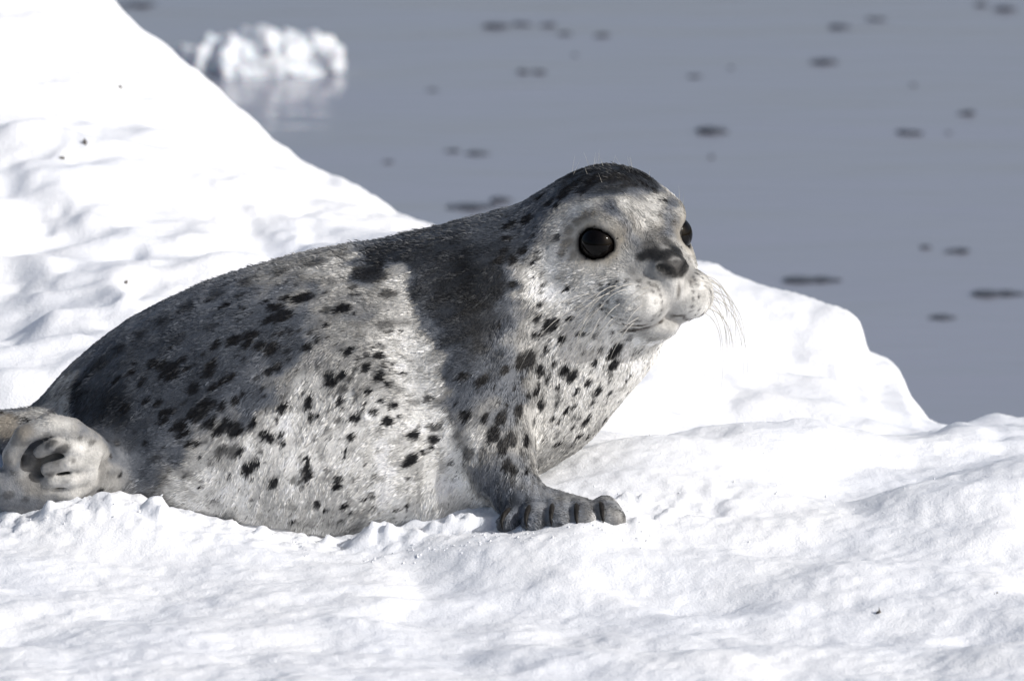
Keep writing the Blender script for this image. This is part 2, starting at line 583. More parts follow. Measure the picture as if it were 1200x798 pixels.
# trunk: picture x, picture y, depth, radius in picture pixels
TRUNK = [(70, 528, .17, 52), (120, 512, .16, 80), (190, 494, .15, 118), (270, 478, .145, 142), (350, 468, .14, 158), (430, 460, .14, 168), (490, 452, .14, 166),
         (545, 415, .14, 146), (595, 385, .14, 128), (640, 350, .135, 112)]
pts = [P(a, b_, c) for a, b_, c, _ in TRUNK]
for i in range(len(pts) - 1):
    cone(pts[i], pts[i + 1], TRUNK[i][3] * MPP, TRUNK[i + 1][3] * MPP, .03)
cone(P(30, 518, .2), pts[0], .03, TRUNK[0][3] * MPP, .03)                 # tail stock
ell(P(455, 500, .06), (.10, .08, .11), .05)                              # near flank bulge
ell(P(330, 540, .06), (.13, .08, .09), .05)
ell(P(200, 540, .08), (.09, .07, .065), .05)                              # haunch
ell(P(618, 418, .11), np.array([113, 110, 122]) * MPP, .04)               # chest
ell(P(690, 378, .10), np.array([88, 86, 80]) * MPP, .04)                  # throat

# head frame: forward, side (away from the lens) and up
TH, HP = R(32), R(1)
HF = np.array([math.sin(TH) * math.cos(HP), -math.cos(TH) * math.cos(HP), math.sin(HP)])
HS = np.array([math.cos(TH), math.sin(TH), 0.0])
HU = np.cross(HF, HS)
HC = P(718, 283, .10)
HR = np.stack([HF, HS, HU])
def H(f, s_, u):
    return HC + HF * f + HS * s_ + HU * u
def hell(f, s_, u, rf, rs, ru, k=.015, op='add'):
    ell(H(f, s_, u), (rf, rs, ru), k, op, HR)
hell(-.006, 0, .0, .080, .078, .0805, .03)            # skull
ell(P(672, 300, .12), np.array([66, 74, 78]) * MPP, .03)   # back of the head
for sd in (-1, 1):
    hell(.022, sd * .040, -.040, .050, .040, .046, .03)   # cheeks
    hell(.040, sd * .034, .032, .030, .024, .018, .02)    # brow
hell(.056, 0, -.032, .050, .052, .044, .025)          # snout
hell(.080, 0, -.006, .036, .024, .018, .018)          # bridge of the nose
for sd in (-1, 1):
    hell(.086, sd * .0270, -.0455, .0385, .0355, .0290, .005)   # whisker pads
hell(.1130, 0, -.0115, .0105, .0215, .0110, .010)     # nose
hell(.116, 0, -.032, .012, .012, .016, .010)
hell(.076, 0, -.0765, .032, .025, .0125, .006)        # lower jaw
hell(.045, 0, -.078, .04, .038, .022, .025)
# cuts: mouth, lip cleft, nostrils, ear, sockets
MOUTH = [(.121, .002, -.0650), (.112, .024, -.0720), (.092, .046, -.0710), (.068, .056, -.0660)]
for sd in (-1, 1):
    for (m0, m1, r0_, r1_) in ((0, 1, .0012, .0016), (1, 2, .0018, .0018), (2, 3, .0018, .0010)):
        a_, b_ = MOUTH[m0], MOUTH[m1]
        cone(H(a_[0], sd * a_[1], a_[2]), H(b_[0], sd * b_[1], b_[2]), r0_, r1_, .003, 'cut')
    cone(H(.127, sd * .0040, -.0150), H(.117, sd * .0165, -.0080), .0028, .0036, .002, 'cut')
    cone(H(.005, sd * .083, .000), H(.000, sd * .079, -.004), .0035, .003, .004, 'cut')
cone(H(.129, 0, -.024), H(.124, 0, -.062), .0024, .0026, .003, 'cut')
EYES = []
EYE_R = .0198
for sd in (-1, 1):
    dirv = np.array([.885, sd * .455, .09])
    dirv /= np.linalg.norm(dirv)
    dw = HR.T @ dirv
    c = H(.0575, sd * .0535, .0105) - dw * (.0118 if sd < 0 else .0136)
    ell(c - dw * .0045, [EYE_R + .0021] * 3, .004)          # lids
    ell(c, [EYE_R + .0004] * 3, .001, 'cut')
    EYES.append((c, dw))

# near fore limb
cone(P(548, 440, .03), P(578, 535, .0), .064, .040, .03)
cone(P(578, 535, .0), P(612, 588, -.035), .039, .024, .018)
ell(P(520, 590, .02), (.05, .04, .04), .03)                               # loose skin behind the elbow
cone(P(612, 590, -.035), P(682, 601, -.055), .024, .0165, .012)           # palm
DIG = [((604, 603, -.055), (594, 614, -.080), .0125, .0105), ((628, 600, -.066), (626, 613, -.092), .0145, .0130), ((653, 599, -.068), (655, 612, -.095), .0150, .0138),
       ((680, 599, -.067), (684, 612, -.094), .0150, .0142), ((708, 599, -.063), (716, 610, -.088), .0165, .0160)]
CLAWS = []
for a, b_, ra, rb in DIG:
    A, Bp = P(*a), P(*b_)
    cone(A, Bp, ra, rb, .0012)
    CLAWS.append((A, Bp, rb))
# far fore limb, on the other side of the chest
cone(P(600, 455, .24), P(640, 545, .27), .06, .034, .03)
cone(P(640, 548, .27), P(672, 560, .25), .03, .018, .012)
for kx in range(4):
    A, Bp = P(664 + 14 * kx, 560, .25 + .012 * kx), P(676 + 14 * kx, 572, .215 + .014 * kx)
    cone(A, Bp, .013, .011, .003)
# hind flippers, folded together soles outward
cone(P(150, 545, .08), P(112, 548, .03), .050, .040, .02)                  # ankle
ell(P(70, 543, .003), (.058, .024, .046), .008)                            # near flipper, its sole
TOES = [[(112, 524, -.012), (84, 503, -.028), (58, 497, -.034), (28, 510, -.036), (13, 534, -.032), (16, 552, -.026)], [(110, 534, -.020), (84, 524, -.034), (62, 522, -.040), (46, 530, -.036)],
        [(108, 544, -.022), (80, 543, -.036), (54, 550, -.036)], [(106, 556, -.020), (84, 563, -.033), (58, 564, -.034)], [(104, 566, -.014), (82, 580, -.028), (56, 580, -.028)]]
TR = [.0130, .0086, .0080, .0080, .0092]
for toe, tr in zip(TOES, TR):
    for j in range(len(toe) - 1):
        cone(P(*toe[j]), P(*toe[j + 1]), tr * (1 - .06 * j), tr * (1 - .06 * (j + 1)), .0016 if j else .004)
CREASE = []
ell(P(37, 535, -.014), (.012, .014, .015), .004)
ell(P(20, 575, -.02), (.034, .022, .026), .010)                            # the other flipper below it
cone(P(60, 588, -.01), P(4, 578, -.035), .022, .014, .006)
cone(P(50, 575, -.02), P(-25, 560, -.03), .016, .012, .005)
cone(P(60, 505, .12), P(-30, 500, .10), .026, .016, .01)                   # tail

bv, bq = surface_nets(FIELD, B0, VOX)
bv = bv.astype(np.float64)
# one light smoothing pass takes the grid out of the surface
def relax(v, q, it, w=0.5):
    e = np.concatenate([q[:, [0, 1]], q[:, [1, 2]], q[:, [2, 3]], q[:, [3, 0]]])
    e = np.concatenate([e, e[:, ::-1]])
    cnt = np.bincount(e[:, 0], minlength=len(v))[:, None]
    for _ in range(it):
        acc = np.stack([np.bincount(e[:, 0], weights=v[e[:, 1], i], minlength=len(v)) for i in range(3)], 1)
        v = v * (1 - w) + w * acc / np.maximum(cnt, 1)
    return v
bv = relax(bv, bq, 2, 0.5)

def vert_normals(v, q):
    n = np.cross(v[q[:, 2]] - v[q[:, 0]], v[q[:, 3]] - v[q[:, 1]])
    out = np.stack([sum(np.bincount(q[:, j], weights=n[:, i], minlength=len(v)) for j in range(4)) for i in range(3)], 1)
    return out / np.maximum(np.linalg.norm(out, axis=1, keepdims=True), 1e-12)
bn = vert_normals(bv, bq)

bvh = BVHTree.FromPolygons([tuple(p) for p in bv], [tuple(int(i) for i in f) for f in bq])
def hit(px, py):
    d = P(px, py, 0) - CAM
    r = bvh.ray_cast(Vector(CAM), Vector(d).normalized())
    return None if r[0] is None else (np.array(r[0]), np.array(r[1]))

# ------------------------------------------------------------------ coat: tones, flow and markings are fixed to places on the body
TONES = [(140,440,0.17),(200,400,0.18),(260,370,0.20),(320,360,0.19),(380,340,.36),(330,322,.32),(400,318,.5),(250,420,0.17),(230,470,0.16),(170,480,0.17),(280,400,0.20),
 (330,400,.16),(280,470,0.20),(310,440,.3),(370,400,.32),(420,370,.3),(420,400,.36),(400,430,.35),(350,450,.5),(350,520,.65),(300,530,.55),(260,560,.6),(220,570,.6),
 (250,540,.42),(200,530,.25),(160,540,.25),(330,590,.5),(400,500,.55),(400,600,.45),(440,430,.32),(460,370,.42),(475,400,.6),(480,440,.7),(480,490,.75),(520,480,.7),
 (460,560,.75),(470,600,.5),(520,560,.65),(540,520,.6),(500,340,.06),(470,340,.45),(478,365,.5),(492,400,.55),(500,430,.65),(602,402,.32),(592,382,.2),(610,360,.3),(520,440,.5),(440,310,.04),(480,300,.08),(520,290,.10),(550,300,.05),(540,350,.02),(530,325,.02),(560,340,.02),(560,380,.04),(530,400,.08),  # neck band: dark pelage, with the head's shadow put into its tone
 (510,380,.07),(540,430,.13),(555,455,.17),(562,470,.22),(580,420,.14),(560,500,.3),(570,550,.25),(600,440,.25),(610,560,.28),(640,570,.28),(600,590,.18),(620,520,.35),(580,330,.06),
 (590,290,.1),(610,270,.2),(600,360,.15),(620,330,.4),(640,340,.75),(645,310,.6),(620,390,.4),(650,400,.5),(660,460,.5),(640,500,.5),(700,440,.6),(680,490,.5),(720,400,.62),
 (740,430,.6),(760,400,.62),(690,380,.5),(700,325,.52),(720,350,.5),(660,270,.45),(690,250,.5),(730,240,.5),(640,230,.22),(680,205,.08),(720,203,.07),(760,215,.12),
 (790,240,.22),(740,270,.3),(770,262,.42),(800,252,.42),(812,320,.36),(760,345,.54),(745,355,.52),(800,345,.5),(740,380,.5),(790,376,.4),(770,388,.42),(800,373,.38),(630,212,.2),
 (660,600,.28),(700,595,.30),(725,595,.32),(630,603,.26),(600,606,.26),(640,588,.3),(690,582,.3),
 (70,500,.42),(20,530,.36),(110,545,.5),(90,570,.48),(60,552,.34),(40,532,.30),(20,575,.26),(60,590,.3),(8,500,.26),(40,478,.3),(70,470,.4),(100,470,.12),(120,480,.08),
 (140,560,.3),(120,580,.35),(150,520,.14),(180,580,.3)]
SPOTS = [(158,426,3),(154,436,4.5),(138,443,5),(180,425,7),(190,427,7),(202,430,9),(204,438,8),(190,440,5),(213,421,6),(219,431,5),(250,426,7),(246,434,7),(244,353,4),(266,357,5),
 (210,397,8,.5),(254,404,6),(250,383,7,.6),(272,441,6),(260,448,5),(249,454,6),(227,452,6),(166,450,4),(360,348,9),(352,350,8),(336,350,6),(314,352,5),(332,369,11),(318,373,6),
 (324,360,7),(403,362,9),(384,363,6,.7),(276,398,8),(294,393,8),(290,403,6),(318,408,8),(306,404,6),(360,406,6),(384,380,4),(288,360,4),(283,346,5,.7),(402,435,5),(316,434,5),
 (326,430,6),(382,437,4),(410,410,6),(430,431,6),(446,416,6),(452,380,8,.7),(456,344,8,.8),(424,318,10,.8),(440,324,13,.8),(137,444,5),(173,469,5),(149,478,7),(186,471,4),
 (228,455,8),(249,455,6),(277,467,5),(242,475,10),(234,485,9),(225,484,6),(260,476,6),(200,482,7),(192,484,5),(212,498,8),(218,506,6),(209,510,5),(247,494,8),(257,503,6),
 (274,502,10),(266,494,7),(222,520,4),(234,520,3),(260,528,7,.8),(276,528,9,.8),(289,548,7),(297,542,6),(298,493,5),(247,542,5,.6),(234,536,3),(193,493,5),(184,538,7,.6),
 (169,520,4),(124,515,4,.7),(137,520,4,.7),(130,534,3),(142,556,3),(193,564,7,.4),(180,584,9,.4),(252,587,5,.6),(386,442,7),(392,446,6),(402,437,5),(363,467,6),(331,478,6),
 (364,487,5),(372,485,3),(361,475,5),(399,471,6),(401,456,6,.8),(417,488,6),(439,481,5),(455,493,6),(446,470,3),(433,459,5),(445,443,6),(463,474,6),(297,496,6),(309,510,6),
 (316,513,6),(331,508,4.5),(331,518,4.5),(299,543,6),(290,551,6),(320,565,6),(360,548,7),(361,558,6),(361,539,5),(414,511,5),(408,528,3),(375,533,4,.7),(369,511,5,.6),(383,503,4,.6),
 (397,562,5),(396,570,5),(406,592,5),(372,591,4),(381,598,4),(429,545,3),(429,583,3),(437,594,3),(346,562,4,.7),(299,621,5),(477,543,5),(418,619,6,.6),(465,598,3),
 (477,592,3.5),(397,490,3,.7),(281,504,7),(281,529,6),(343,610,4),(473,437,4),(446,440,6),(456,450,5),(446,469,3),(503,468,6,.85),(486,473,5,.6),(485,511,7),(511,500,7,.85),
 (510,515,7),(507,523,4),(536,511,6,.5),(549,530,8,.8),(482,537,8),(497,530,4),(480,487,4,.5),(543,440,7),(567,444,7),(592,433,6),(611,424,9),(579,507,9),(588,489,8),(608,480,8),
 (594,475,4),(600,514,9),(590,522,9),(569,489,5),(546,485,7),(646,381,8),(654,377,3),(668,374,4),(630,372,4),(626,391,4),(634,391,4),(659,396,5),(687,392,2.5),(620,420,10),
 (633,433,6),(661,433,7),(670,440,8),(724,408,7),(720,428,8),(718,416,7),(700,459,6),(690,448,5),(676,459,5),(629,456,6),(620,462,5),(634,473,6),(609,484,6),(586,489,6),
 (580,505,8),(617,516,8),(690,488,6),(686,494,5),(680,510,6),(690,510,4),(667,533,5),(595,545,8),(602,550,6),(617,551,4),(652,474,4),(636,514,3),(710,490,4),(698,425,4),(591,432,5),
 (566,445,7),(630,548,4),(622,546,3),(667,221,8),(685,221,8),(703,208,9),(718,210,9),(732,210,7),(634,230,6),(653,239,6),(769,224,5),(781,235,4),(653,279,5,.8),(743,217,5),
 (618,257,8),(598,264,8),(602,304,6),(625,308,4),(613,293,5),(587,304,7),(596,279,6),(602,333,4),(633,357,4),(647,381,5),(631,373,4),(665,337,3),(658,397,4),(675,214,8),(694,213,8),
 (725,206,8),(755,216,6),(660,228,7),(645,236,6),(752,410,3),(740,395,4,.6),(760,430,3),(705,410,3),(640,410,4),(650,425,4),(640,445,4),(655,455,4),(665,480,4),(672,500,4),(655,520,4),
 (648,490,3),(695,470,4),(715,460,4),(735,445,4),
 (108,518,4,.6),(95,512,3,.6),(60,520,6,.7),(70,530,7,.8),(78,525,5,.7),(30,540,7,.6),(28,520,5,.5),(85,540,4,.7),(58,556,4,.6),(118,575,4),(10,580,8,.6),(30,585,5,.6),(15,555,4,.5),(2,484,4),(12,486,4),(22,489,4),(33,493,4)]
# face marks: dark bridge and nose, smudges under and round the eyes (px, py, radius, strength, colour)
FACE = [(763,288,13,.8,.03),(769,297,11,.97,.010),(780,299,9,.95,.010),(758,298,8,.9,.012),(752,301,6,.9,.015),(783,295,7,.8,.02),(760,277,11,.55,.06),(748,268,9,.4,.09),(785,312,7,1,.01),(779,306,6,.9,.012),
 (793,308,6,.9,.012),(771,304,5,.85,.015),(734,299,3,.8,.03),(741,318,6,.5,.08),(722,331,8,.35,.12),(717,340,6,.35,.1),(700,347,5,.3,.12),(678,258,7,.75,.09),(686,253,6,.75,.09),(696,250,5,.6,.1),
 (665,284,7,.7,.10),(660,295,6,.7,.10),(668,270,6,.6,.10),(672,300,5,.5,.12),(776,252,4,.4,.1),(790,262,5,.4,.12),(810,330,5,.4,.1),(818,305,3,.6,.05),(8,499,17,.85,.24),(28,502,12,.7,.22),(655,278,4,.8,.04),(712,362,4,.4,.15),(745,362,6,.25,.2)]
FLOW = [(200,400,-1,.5),(300,335,-1,.4),(400,312,-1,.25),(430,345,-1,.2),(350,500,-.5,1),(300,570,-.3,1),(250,450,-.9,.6),(280,510,-.6,.8),(450,420,-1,.2),(480,550,-1,.35),(480,480,-1,.25),
 (540,400,-.9,.5),(520,330,-.9,.6),(560,280,-1,.3),(520,600,-.5,1),(400,450,-.6,.9),(430,580,-.8,.6),(370,600,-.4,1),(640,450,-.35,1),(700,470,-.5,1),(600,560,-.3,1),(560,480,-.6,.8),
 (760,285,-.3,-1),(700,330,-1,.35),(640,350,-.7,.8),(660,300,-1,.3),(720,240,-.6,-.8),(680,207,-1,-.1),(620,250,-.8,.5),(740,415,-.6,.9),(750,345,-.9,.25),(800,340,.6,.4),(810,260,.6,-.6),
 (130,480,-.8,.7),(200,550,-1,.3),(600,330,-.6,.8),(590,400,-.5,.9),(640,230,-1,.3),(760,215,.1,-1),(660,590,.6,.6),(710,595,.6,.6),(70,540,-1,.1),(780,380,-.7,.5),(650,540,-.3,.9)]

def anchors(rows, n):
    out_p, out_v, out_n = [], [], []
    for r_ in rows:
        h_ = hit(r_[0], r_[1])
        if h_ is None:
            continue
        out_p.append(h_[0]); out_v.append(r_[2:]); out_n.append(h_[1])
    return np.array(out_p), out_v, np.array(out_n)

def mirror(p):
    """the matching place on the far flank; the head has its own middle plane"""
    q = p.copy()
    q[:, 1] = 2 * 0.145 - q[:, 1]
    rel = p - HC
    s_ = rel @ HS
    hd = np.linalg.norm(rel, axis=1) < .13
    q[hd] = p[hd] - 2 * s_[hd, None] * HS
    return q

def idw(pts_, vals, x, power=3.5):
    out = np.zeros((len(x), vals.shape[1]))
    for a in range(0, len(x), 20000):
        d2 = ((x[a:a + 20000, None] - pts_[None]) ** 2).sum(2) + 2e-5
        w = d2 ** (-power / 2)
        out[a:a + 20000] = (w @ vals) / w.sum(1, keepdims=True)
    return out

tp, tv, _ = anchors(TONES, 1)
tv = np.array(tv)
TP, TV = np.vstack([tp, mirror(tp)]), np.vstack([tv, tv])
fp, fv, fn = anchors(FLOW, 2)
fv = np.array(fv, float)
FD = np.stack([fv[:, 0], np.zeros(len(fv)), -fv[:, 1]], 1)
FD -= fn * (FD * fn).sum(1, keepdims=True)
FD /= np.linalg.norm(FD, axis=1, keepdims=True)
fm = mirror(fp)
FDm = FD.copy(); FDm[:, 1] *= -1
FP_, FV_ = np.vstack([fp, fm]), np.vstack([FD, FDm])
rf = random.Random(23)
ZONES = [(280, 480, 380, 480, 70, 3.2), (300, 470, 470, 620, 45, 2.8), (130, 290, 400, 520, 45, 3.0), (470, 550, 440, 560, 16, 2.6), (600, 760, 380, 530, 70, 2.8),
         (250, 420, 320, 390, 34, 3.0), (585, 640, 250, 390, 30, 3.0), (560, 640, 420, 560, 22, 3.2), (640, 700, 330, 390, 10, 2.0), (620, 780, 200, 225, 24, 3.2), (180, 300, 520, 600, 16, 2.6)]
for (x0, x1, y0, y1, n_, r_) in ZONES:
    for _ in range(n_):
        fx, fy = rf.uniform(x0, x1), rf.uniform(y0, y1)
        if min(math.hypot(fx - q[0], fy - q[1]) - q[2] for q in SPOTS) > 2.5:
            SPOTS.append((fx, fy, r_ * rf.uniform(.65, 1.3), rf.uniform(.6, 1)))
sp, sv, _ = anchors(SPOTS, 2)
SPR = np.array([v[0] for v in sv]) * MPP
SPS = np.array([v[1] if len(v) > 1 else 1.0 for v in sv])
# far side gets the mirrored scatter, shuffled a little
sm_ = mirror(sp) + rng.normal(0, .006, sp.shape)
SPP, SPR, SPS = np.vstack([sp, sm_]), np.concatenate([SPR, SPR]), np.concatenate([SPS, SPS])
gp, gv, _ = anchors(FACE, 3)
gv = np.array(gv)
GP, GV = np.vstack([gp, mirror(gp)]), np.vstack([gv, gv])
crest_pts = [hit(a, b_) for a, b_ in [(88, 462), (92, 448), (104, 436), (120, 424), (140, 409), (165, 392), (190, 376), (220, 360), (255, 345), (290, 330), (330, 317), (370, 307), (400, 300)]]
crest_pts = np.array([c[0] for c in crest_pts if c is not None])

def flow_at(x):
    return idw(FP_, FV_, x, 4)

def coat(x, nrm, flow):
    """colour of the coat (linear) at places x"""
    wp = np.stack([fbm(x[:, 0] * 34, x[:, 1] * 34, x[:, 2] * 34, oct=3, seed=161 + i) for i in range(3)], 1) * .017
    hd = np.linalg.norm(x - HC, axis=1)
    wp *= sstep(.07, .14, hd)[:, None] * .85 + .15
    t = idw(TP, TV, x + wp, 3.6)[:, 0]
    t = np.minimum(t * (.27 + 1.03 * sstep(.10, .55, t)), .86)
    face = 1 - sstep(.085, .12, hd)
    t = t * (1 - .16 * face) * (1 + .34 * face * fbm(x[:, 0] * 75, x[:, 1] * 75, x[:, 2] * 75, oct=2, seed=55))
    t = t * (1 + 0.22 * fbm(x[:, 0] * 60, x[:, 1] * 60, x[:, 2] * 60, oct=3, seed=2))
    dark = np.zeros(len(x))
    wob = np.stack([vnoise(x[:, 0] * 130, x[:, 1] * 130, x[:, 2] * 130, seed=61 + i) for i in range(3)], 1) * .0022
    xw = x + wob
    f = flow / np.maximum(np.linalg.norm(flow, axis=1, keepdims=True), 1e-9)
    for k in range(len(SPP)):
        rr = SPR[k] * 1.9 + .004
        near = np.flatnonzero((np.abs(xw[:, 0] - SPP[k, 0]) < rr) & (np.abs(xw[:, 1] - SPP[k, 1]) < rr) & (np.abs(xw[:, 2] - SPP[k, 2]) < rr))
        if not len(near):
            continue
        dv = xw[near] - SPP[k]
        al = (dv * f[near]).sum(1)
        d = np.sqrt(np.maximum((dv ** 2).sum(1) - 0.5 * al * al, 0)) / SPR[k]
        dark[near] = np.maximum(dark[near], (1 - sstep(.7, 1.12, d)) * SPS[k])
    # fine ticking over the back and flanks
    tick = sstep(.42, .62, vnoise(x[:, 0] * 95, x[:, 1] * 95, x[:, 2] * 95, seed=77)) * sstep(.1, .3, t) * .35
    body_only = sstep(.11, .15, np.linalg.norm(x - HC, axis=1))
    dark = np.maximum(dark, tick * body_only)
    dc = np.sqrt(((x[:, None] - crest_pts[None]) ** 2).sum(2)).min(1)
    dark = np.maximum(dark, .75 * (1 - sstep(.004, .016, dc + wob[:, 0] * 2)))
    c = np.stack([t * 1.0, t * 1.0, t * 1.0], 1)
    warm = sstep(.05, .30, t)[:, None]
    c = c * (warm * np.array([1.01, 1.0, .965]) + (1 - warm) * np.array([.88, 1.0, 1.22]))
    c = c * (1 - dark[:, None]) + dark[:, None] * np.array([.007, .007, .008])
    for k in range(len(GP)):
        d = np.linalg.norm(xw - GP[k], axis=1) / (GV[k, 0] * MPP)
        m = ((1 - sstep(.5, 1.35, d)) * GV[k, 1])[:, None]
        br = np.array([1.12, 1.0, .82]) if GV[k, 2] > .08 else np.array([1.0, 1.0, 1.0])
        c = c * (1 - m) + m * GV[k, 2] * br
    return np.clip(c, .004, .88)

bflow = flow_at(bv)
PORES = []
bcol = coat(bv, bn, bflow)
bcol0 = bcol.copy()
# lip line, eyelid rims, nostrils and flipper creases are bare dark skin
def near_seg(x, a, b_):
    ab = b_ - a
    t = np.clip(((x - a) @ ab) / (ab @ ab), 0, 1)
    return np.linalg.norm(x - a - t[:, None] * ab, axis=1)
def paint(dist, r0, r1, cval):
    m = (1 - sstep(r0, r1, dist))[:, None]
    bcol[:] = bcol * (1 - m) + m * np.array(cval)
for sd in (-1, 1):
    paint(near_seg(bv, H(.121, sd * .002, -.0650), H(.112, sd * .024, -.0720)), .001, .003, (.05, .045, .04))
    paint(near_seg(bv, H(.112, sd * .024, -.0720), H(.092, sd * .046, -.0710)), .002, .005, (.09, .08, .065))
MLINE = [hit(*a) for a in ((728, 388), (742, 387), (757, 384), (774, 377), (790, 370), (800, 370), (806, 375))]
for a, b_ in zip(MLINE[:-1], MLINE[1:]):
    if a is not None and b_ is not None and np.linalg.norm(a[0] - b_[0]) < .04:
        paint(near_seg(bv, a[0], b_[0]), .0004, .0034, (.05, .042, .036))
for sd in (-1, 1):
    for row in range(6):
        for k in range(7):
            r_ = bvh.find_nearest(Vector(H(.116 - .0072 * k, sd * (.018 + .0058 * k) * 1.15, -.028 - .0056 * row)))
            PORES.append(np.array(r_[0]))
            bcol_d = np.linalg.norm(bv - PORES[-1], axis=1)
            m_ = (.8 * (1 - sstep(.0008, .0030, bcol_d)))[:, None]
            bcol[:] = bcol * (1 - m_) + m_ * .03
paint(near_seg(bv, H(.129, 0, -.024), H(.124, 0, -.062)), .001, .0045, (.12, .11, .10))
paint(np.linalg.norm((bv - H(.120, 0, -.012)) @ HR.T / np.array([.014, .021, .0105]), axis=1), .6, 1.25, (.030, .029, .029))
for sd in (-1, 1):
    paint(near_seg(bv, H(.126, sd * .0040, -.0155), H(.116, sd * .0170, -.0080)), .0036, .0058, (.003, .003, .003))
toe_d = np.full(len(bv), 9.0)
for toe, tr in zip(TOES, TR):
    for j in range(len(toe) - 1):
        toe_d = np.minimum(toe_d, near_seg(bv, P(*toe[j]), P(*toe[j + 1])) / tr)
sole = (1 - sstep(.85, 1.05, np.linalg.norm((bv - P(66, 540, -.012)) / np.array([.058, .05, .046]), axis=1)))
web = (sole * sstep(1.0, 1.4, toe_d) * .45)[:, None]           # dark webbing between pale toes
bcol[:] = bcol * (1 - web) + web * np.array([.05, .046, .042])
paw_m = (near_seg(bv, P(610, 600, -.07), P(722, 604, -.08)) < .045)
bcol[paw_m] *= np.clip(1 + .55 * vnoise(bv[paw_m, 0] * 330, bv[paw_m, 1] * 60, bv[paw_m, 2] * 45, seed=310) + .3 * vnoise(bv[paw_m, 0] * 120, bv[paw_m, 1] * 120, bv[paw_m, 2] * 120, seed=311), .35, 1.7)[:, None]
for ln_ in CREASE:
    hs_ = [hit(*a) for a in ln_]
    for a, b_ in zip(hs_[:-1], hs_[1:]):
        if a is not None and b_ is not None:
            paint(near_seg(bv, a[0], b_[0]), .0005, .008, (.17, .155, .14))
for c, dv in EYES:                       # tan stain round the eye, then the dark lid rim
    m_ = (.42 * (1 - sstep(EYE_R + .005, EYE_R + .020, np.linalg.norm(bv - c, axis=1))) * (1 + .5 * vnoise(bv[:, 0] * 140, bv[:, 1] * 140, bv[:, 2] * 140, seed=71)))[:, None]
    bcol[:] = bcol * (1 - m_) + m_ * np.array([.27, .225, .15])
    paint(np.linalg.norm(bv - c, axis=1), EYE_R + .0012, EYE_R + .0065, (.02, .018, .016))

# which hair grows where: length in metres
def fur_length(x):
    hd = np.linalg.norm(x - HC, axis=1)
    snout = np.linalg.norm(x - H(.100, 0, -.035), axis=1)
    ln = .0155 * np.ones(len(x))
    ln = np.minimum(ln, .0050 + .0085 * sstep(.085, .16, hd))
    ln = np.minimum(ln, .0016 + .004 * sstep(.028, .07, snout))
    paw = near_seg(x, P(640, 600, -.06), P(722, 604, -.08))
    ln = np.minimum(ln, .0032 + .018 * sstep(.030, .07, paw))
    hind = near_seg(x, P(20, 560, -.03), P(100, 540, -.02))
    ln = np.minimum(ln, .002 + .019 * sstep(.045, .10, hind))
    for c, dv in EYES:
        e = np.linalg.norm(x - c, axis=1)
        ln = np.minimum(ln, .0007 + .005 * sstep(EYE_R + .002, EYE_R + .018, e))
    return ln

def mat_skin():
    m, nt, b, n, l = new_mat('seal_skin')
    at = n.new('ShaderNodeAttribute')
    at.attribute_name = 'coat'
    co = obj_coords(n)
    f = noise_node(n, l, 300, 4, 0.6, co)
    mx = n.new('ShaderNodeMix')
    mx.data_type = 'RGBA'
    mx.blend_type = 'MULTIPLY'
    mx.inputs['Factor'].default_value = 0.5
    cr = ramp(n, l, f.outputs['Fac'], [(0.3, (0.55, 0.55, 0.55)), (0.7, (1, 1, 1))])
    l.new(at.outputs['Color'], mx.inputs['A'])
    l.new(cr.outputs['Color'], mx.inputs['B'])
    l.new(mx.outputs['Result'], b.inputs['Base Color'])
    b.inputs['Roughness'].default_value = 0.5
    b.inputs['Specular IOR Level'].default_value = 0.35
    bump(n, l, f.outputs['Fac'], 0.6, 0.0018, b)
    return m

def mat_fur():
    m, nt, b, n, l = new_mat('seal_fur')
    at = n.new('ShaderNodeAttribute')
    at.attribute_name = 'coat'
    l.new(at.outputs['Color'], b.inputs['Base Color'])
    b.inputs['Roughness'].default_value = 0.42
    b.inputs['Specular IOR Level'].default_value = 0.16
    return m

M_SKIN, M_FUR = mat_skin(), mat_fur()
bcol1 = bcol.copy()
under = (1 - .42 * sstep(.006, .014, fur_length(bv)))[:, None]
bcol = bcol * under            # dark skin, with shade for the gaps between long hairs put into its colour
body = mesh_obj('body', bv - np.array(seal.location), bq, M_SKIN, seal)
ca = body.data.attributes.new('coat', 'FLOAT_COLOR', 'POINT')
ca.data.foreach_set('color', np.hstack([bcol, np.ones((len(bcol), 1))]).astype(np.float32).ravel())

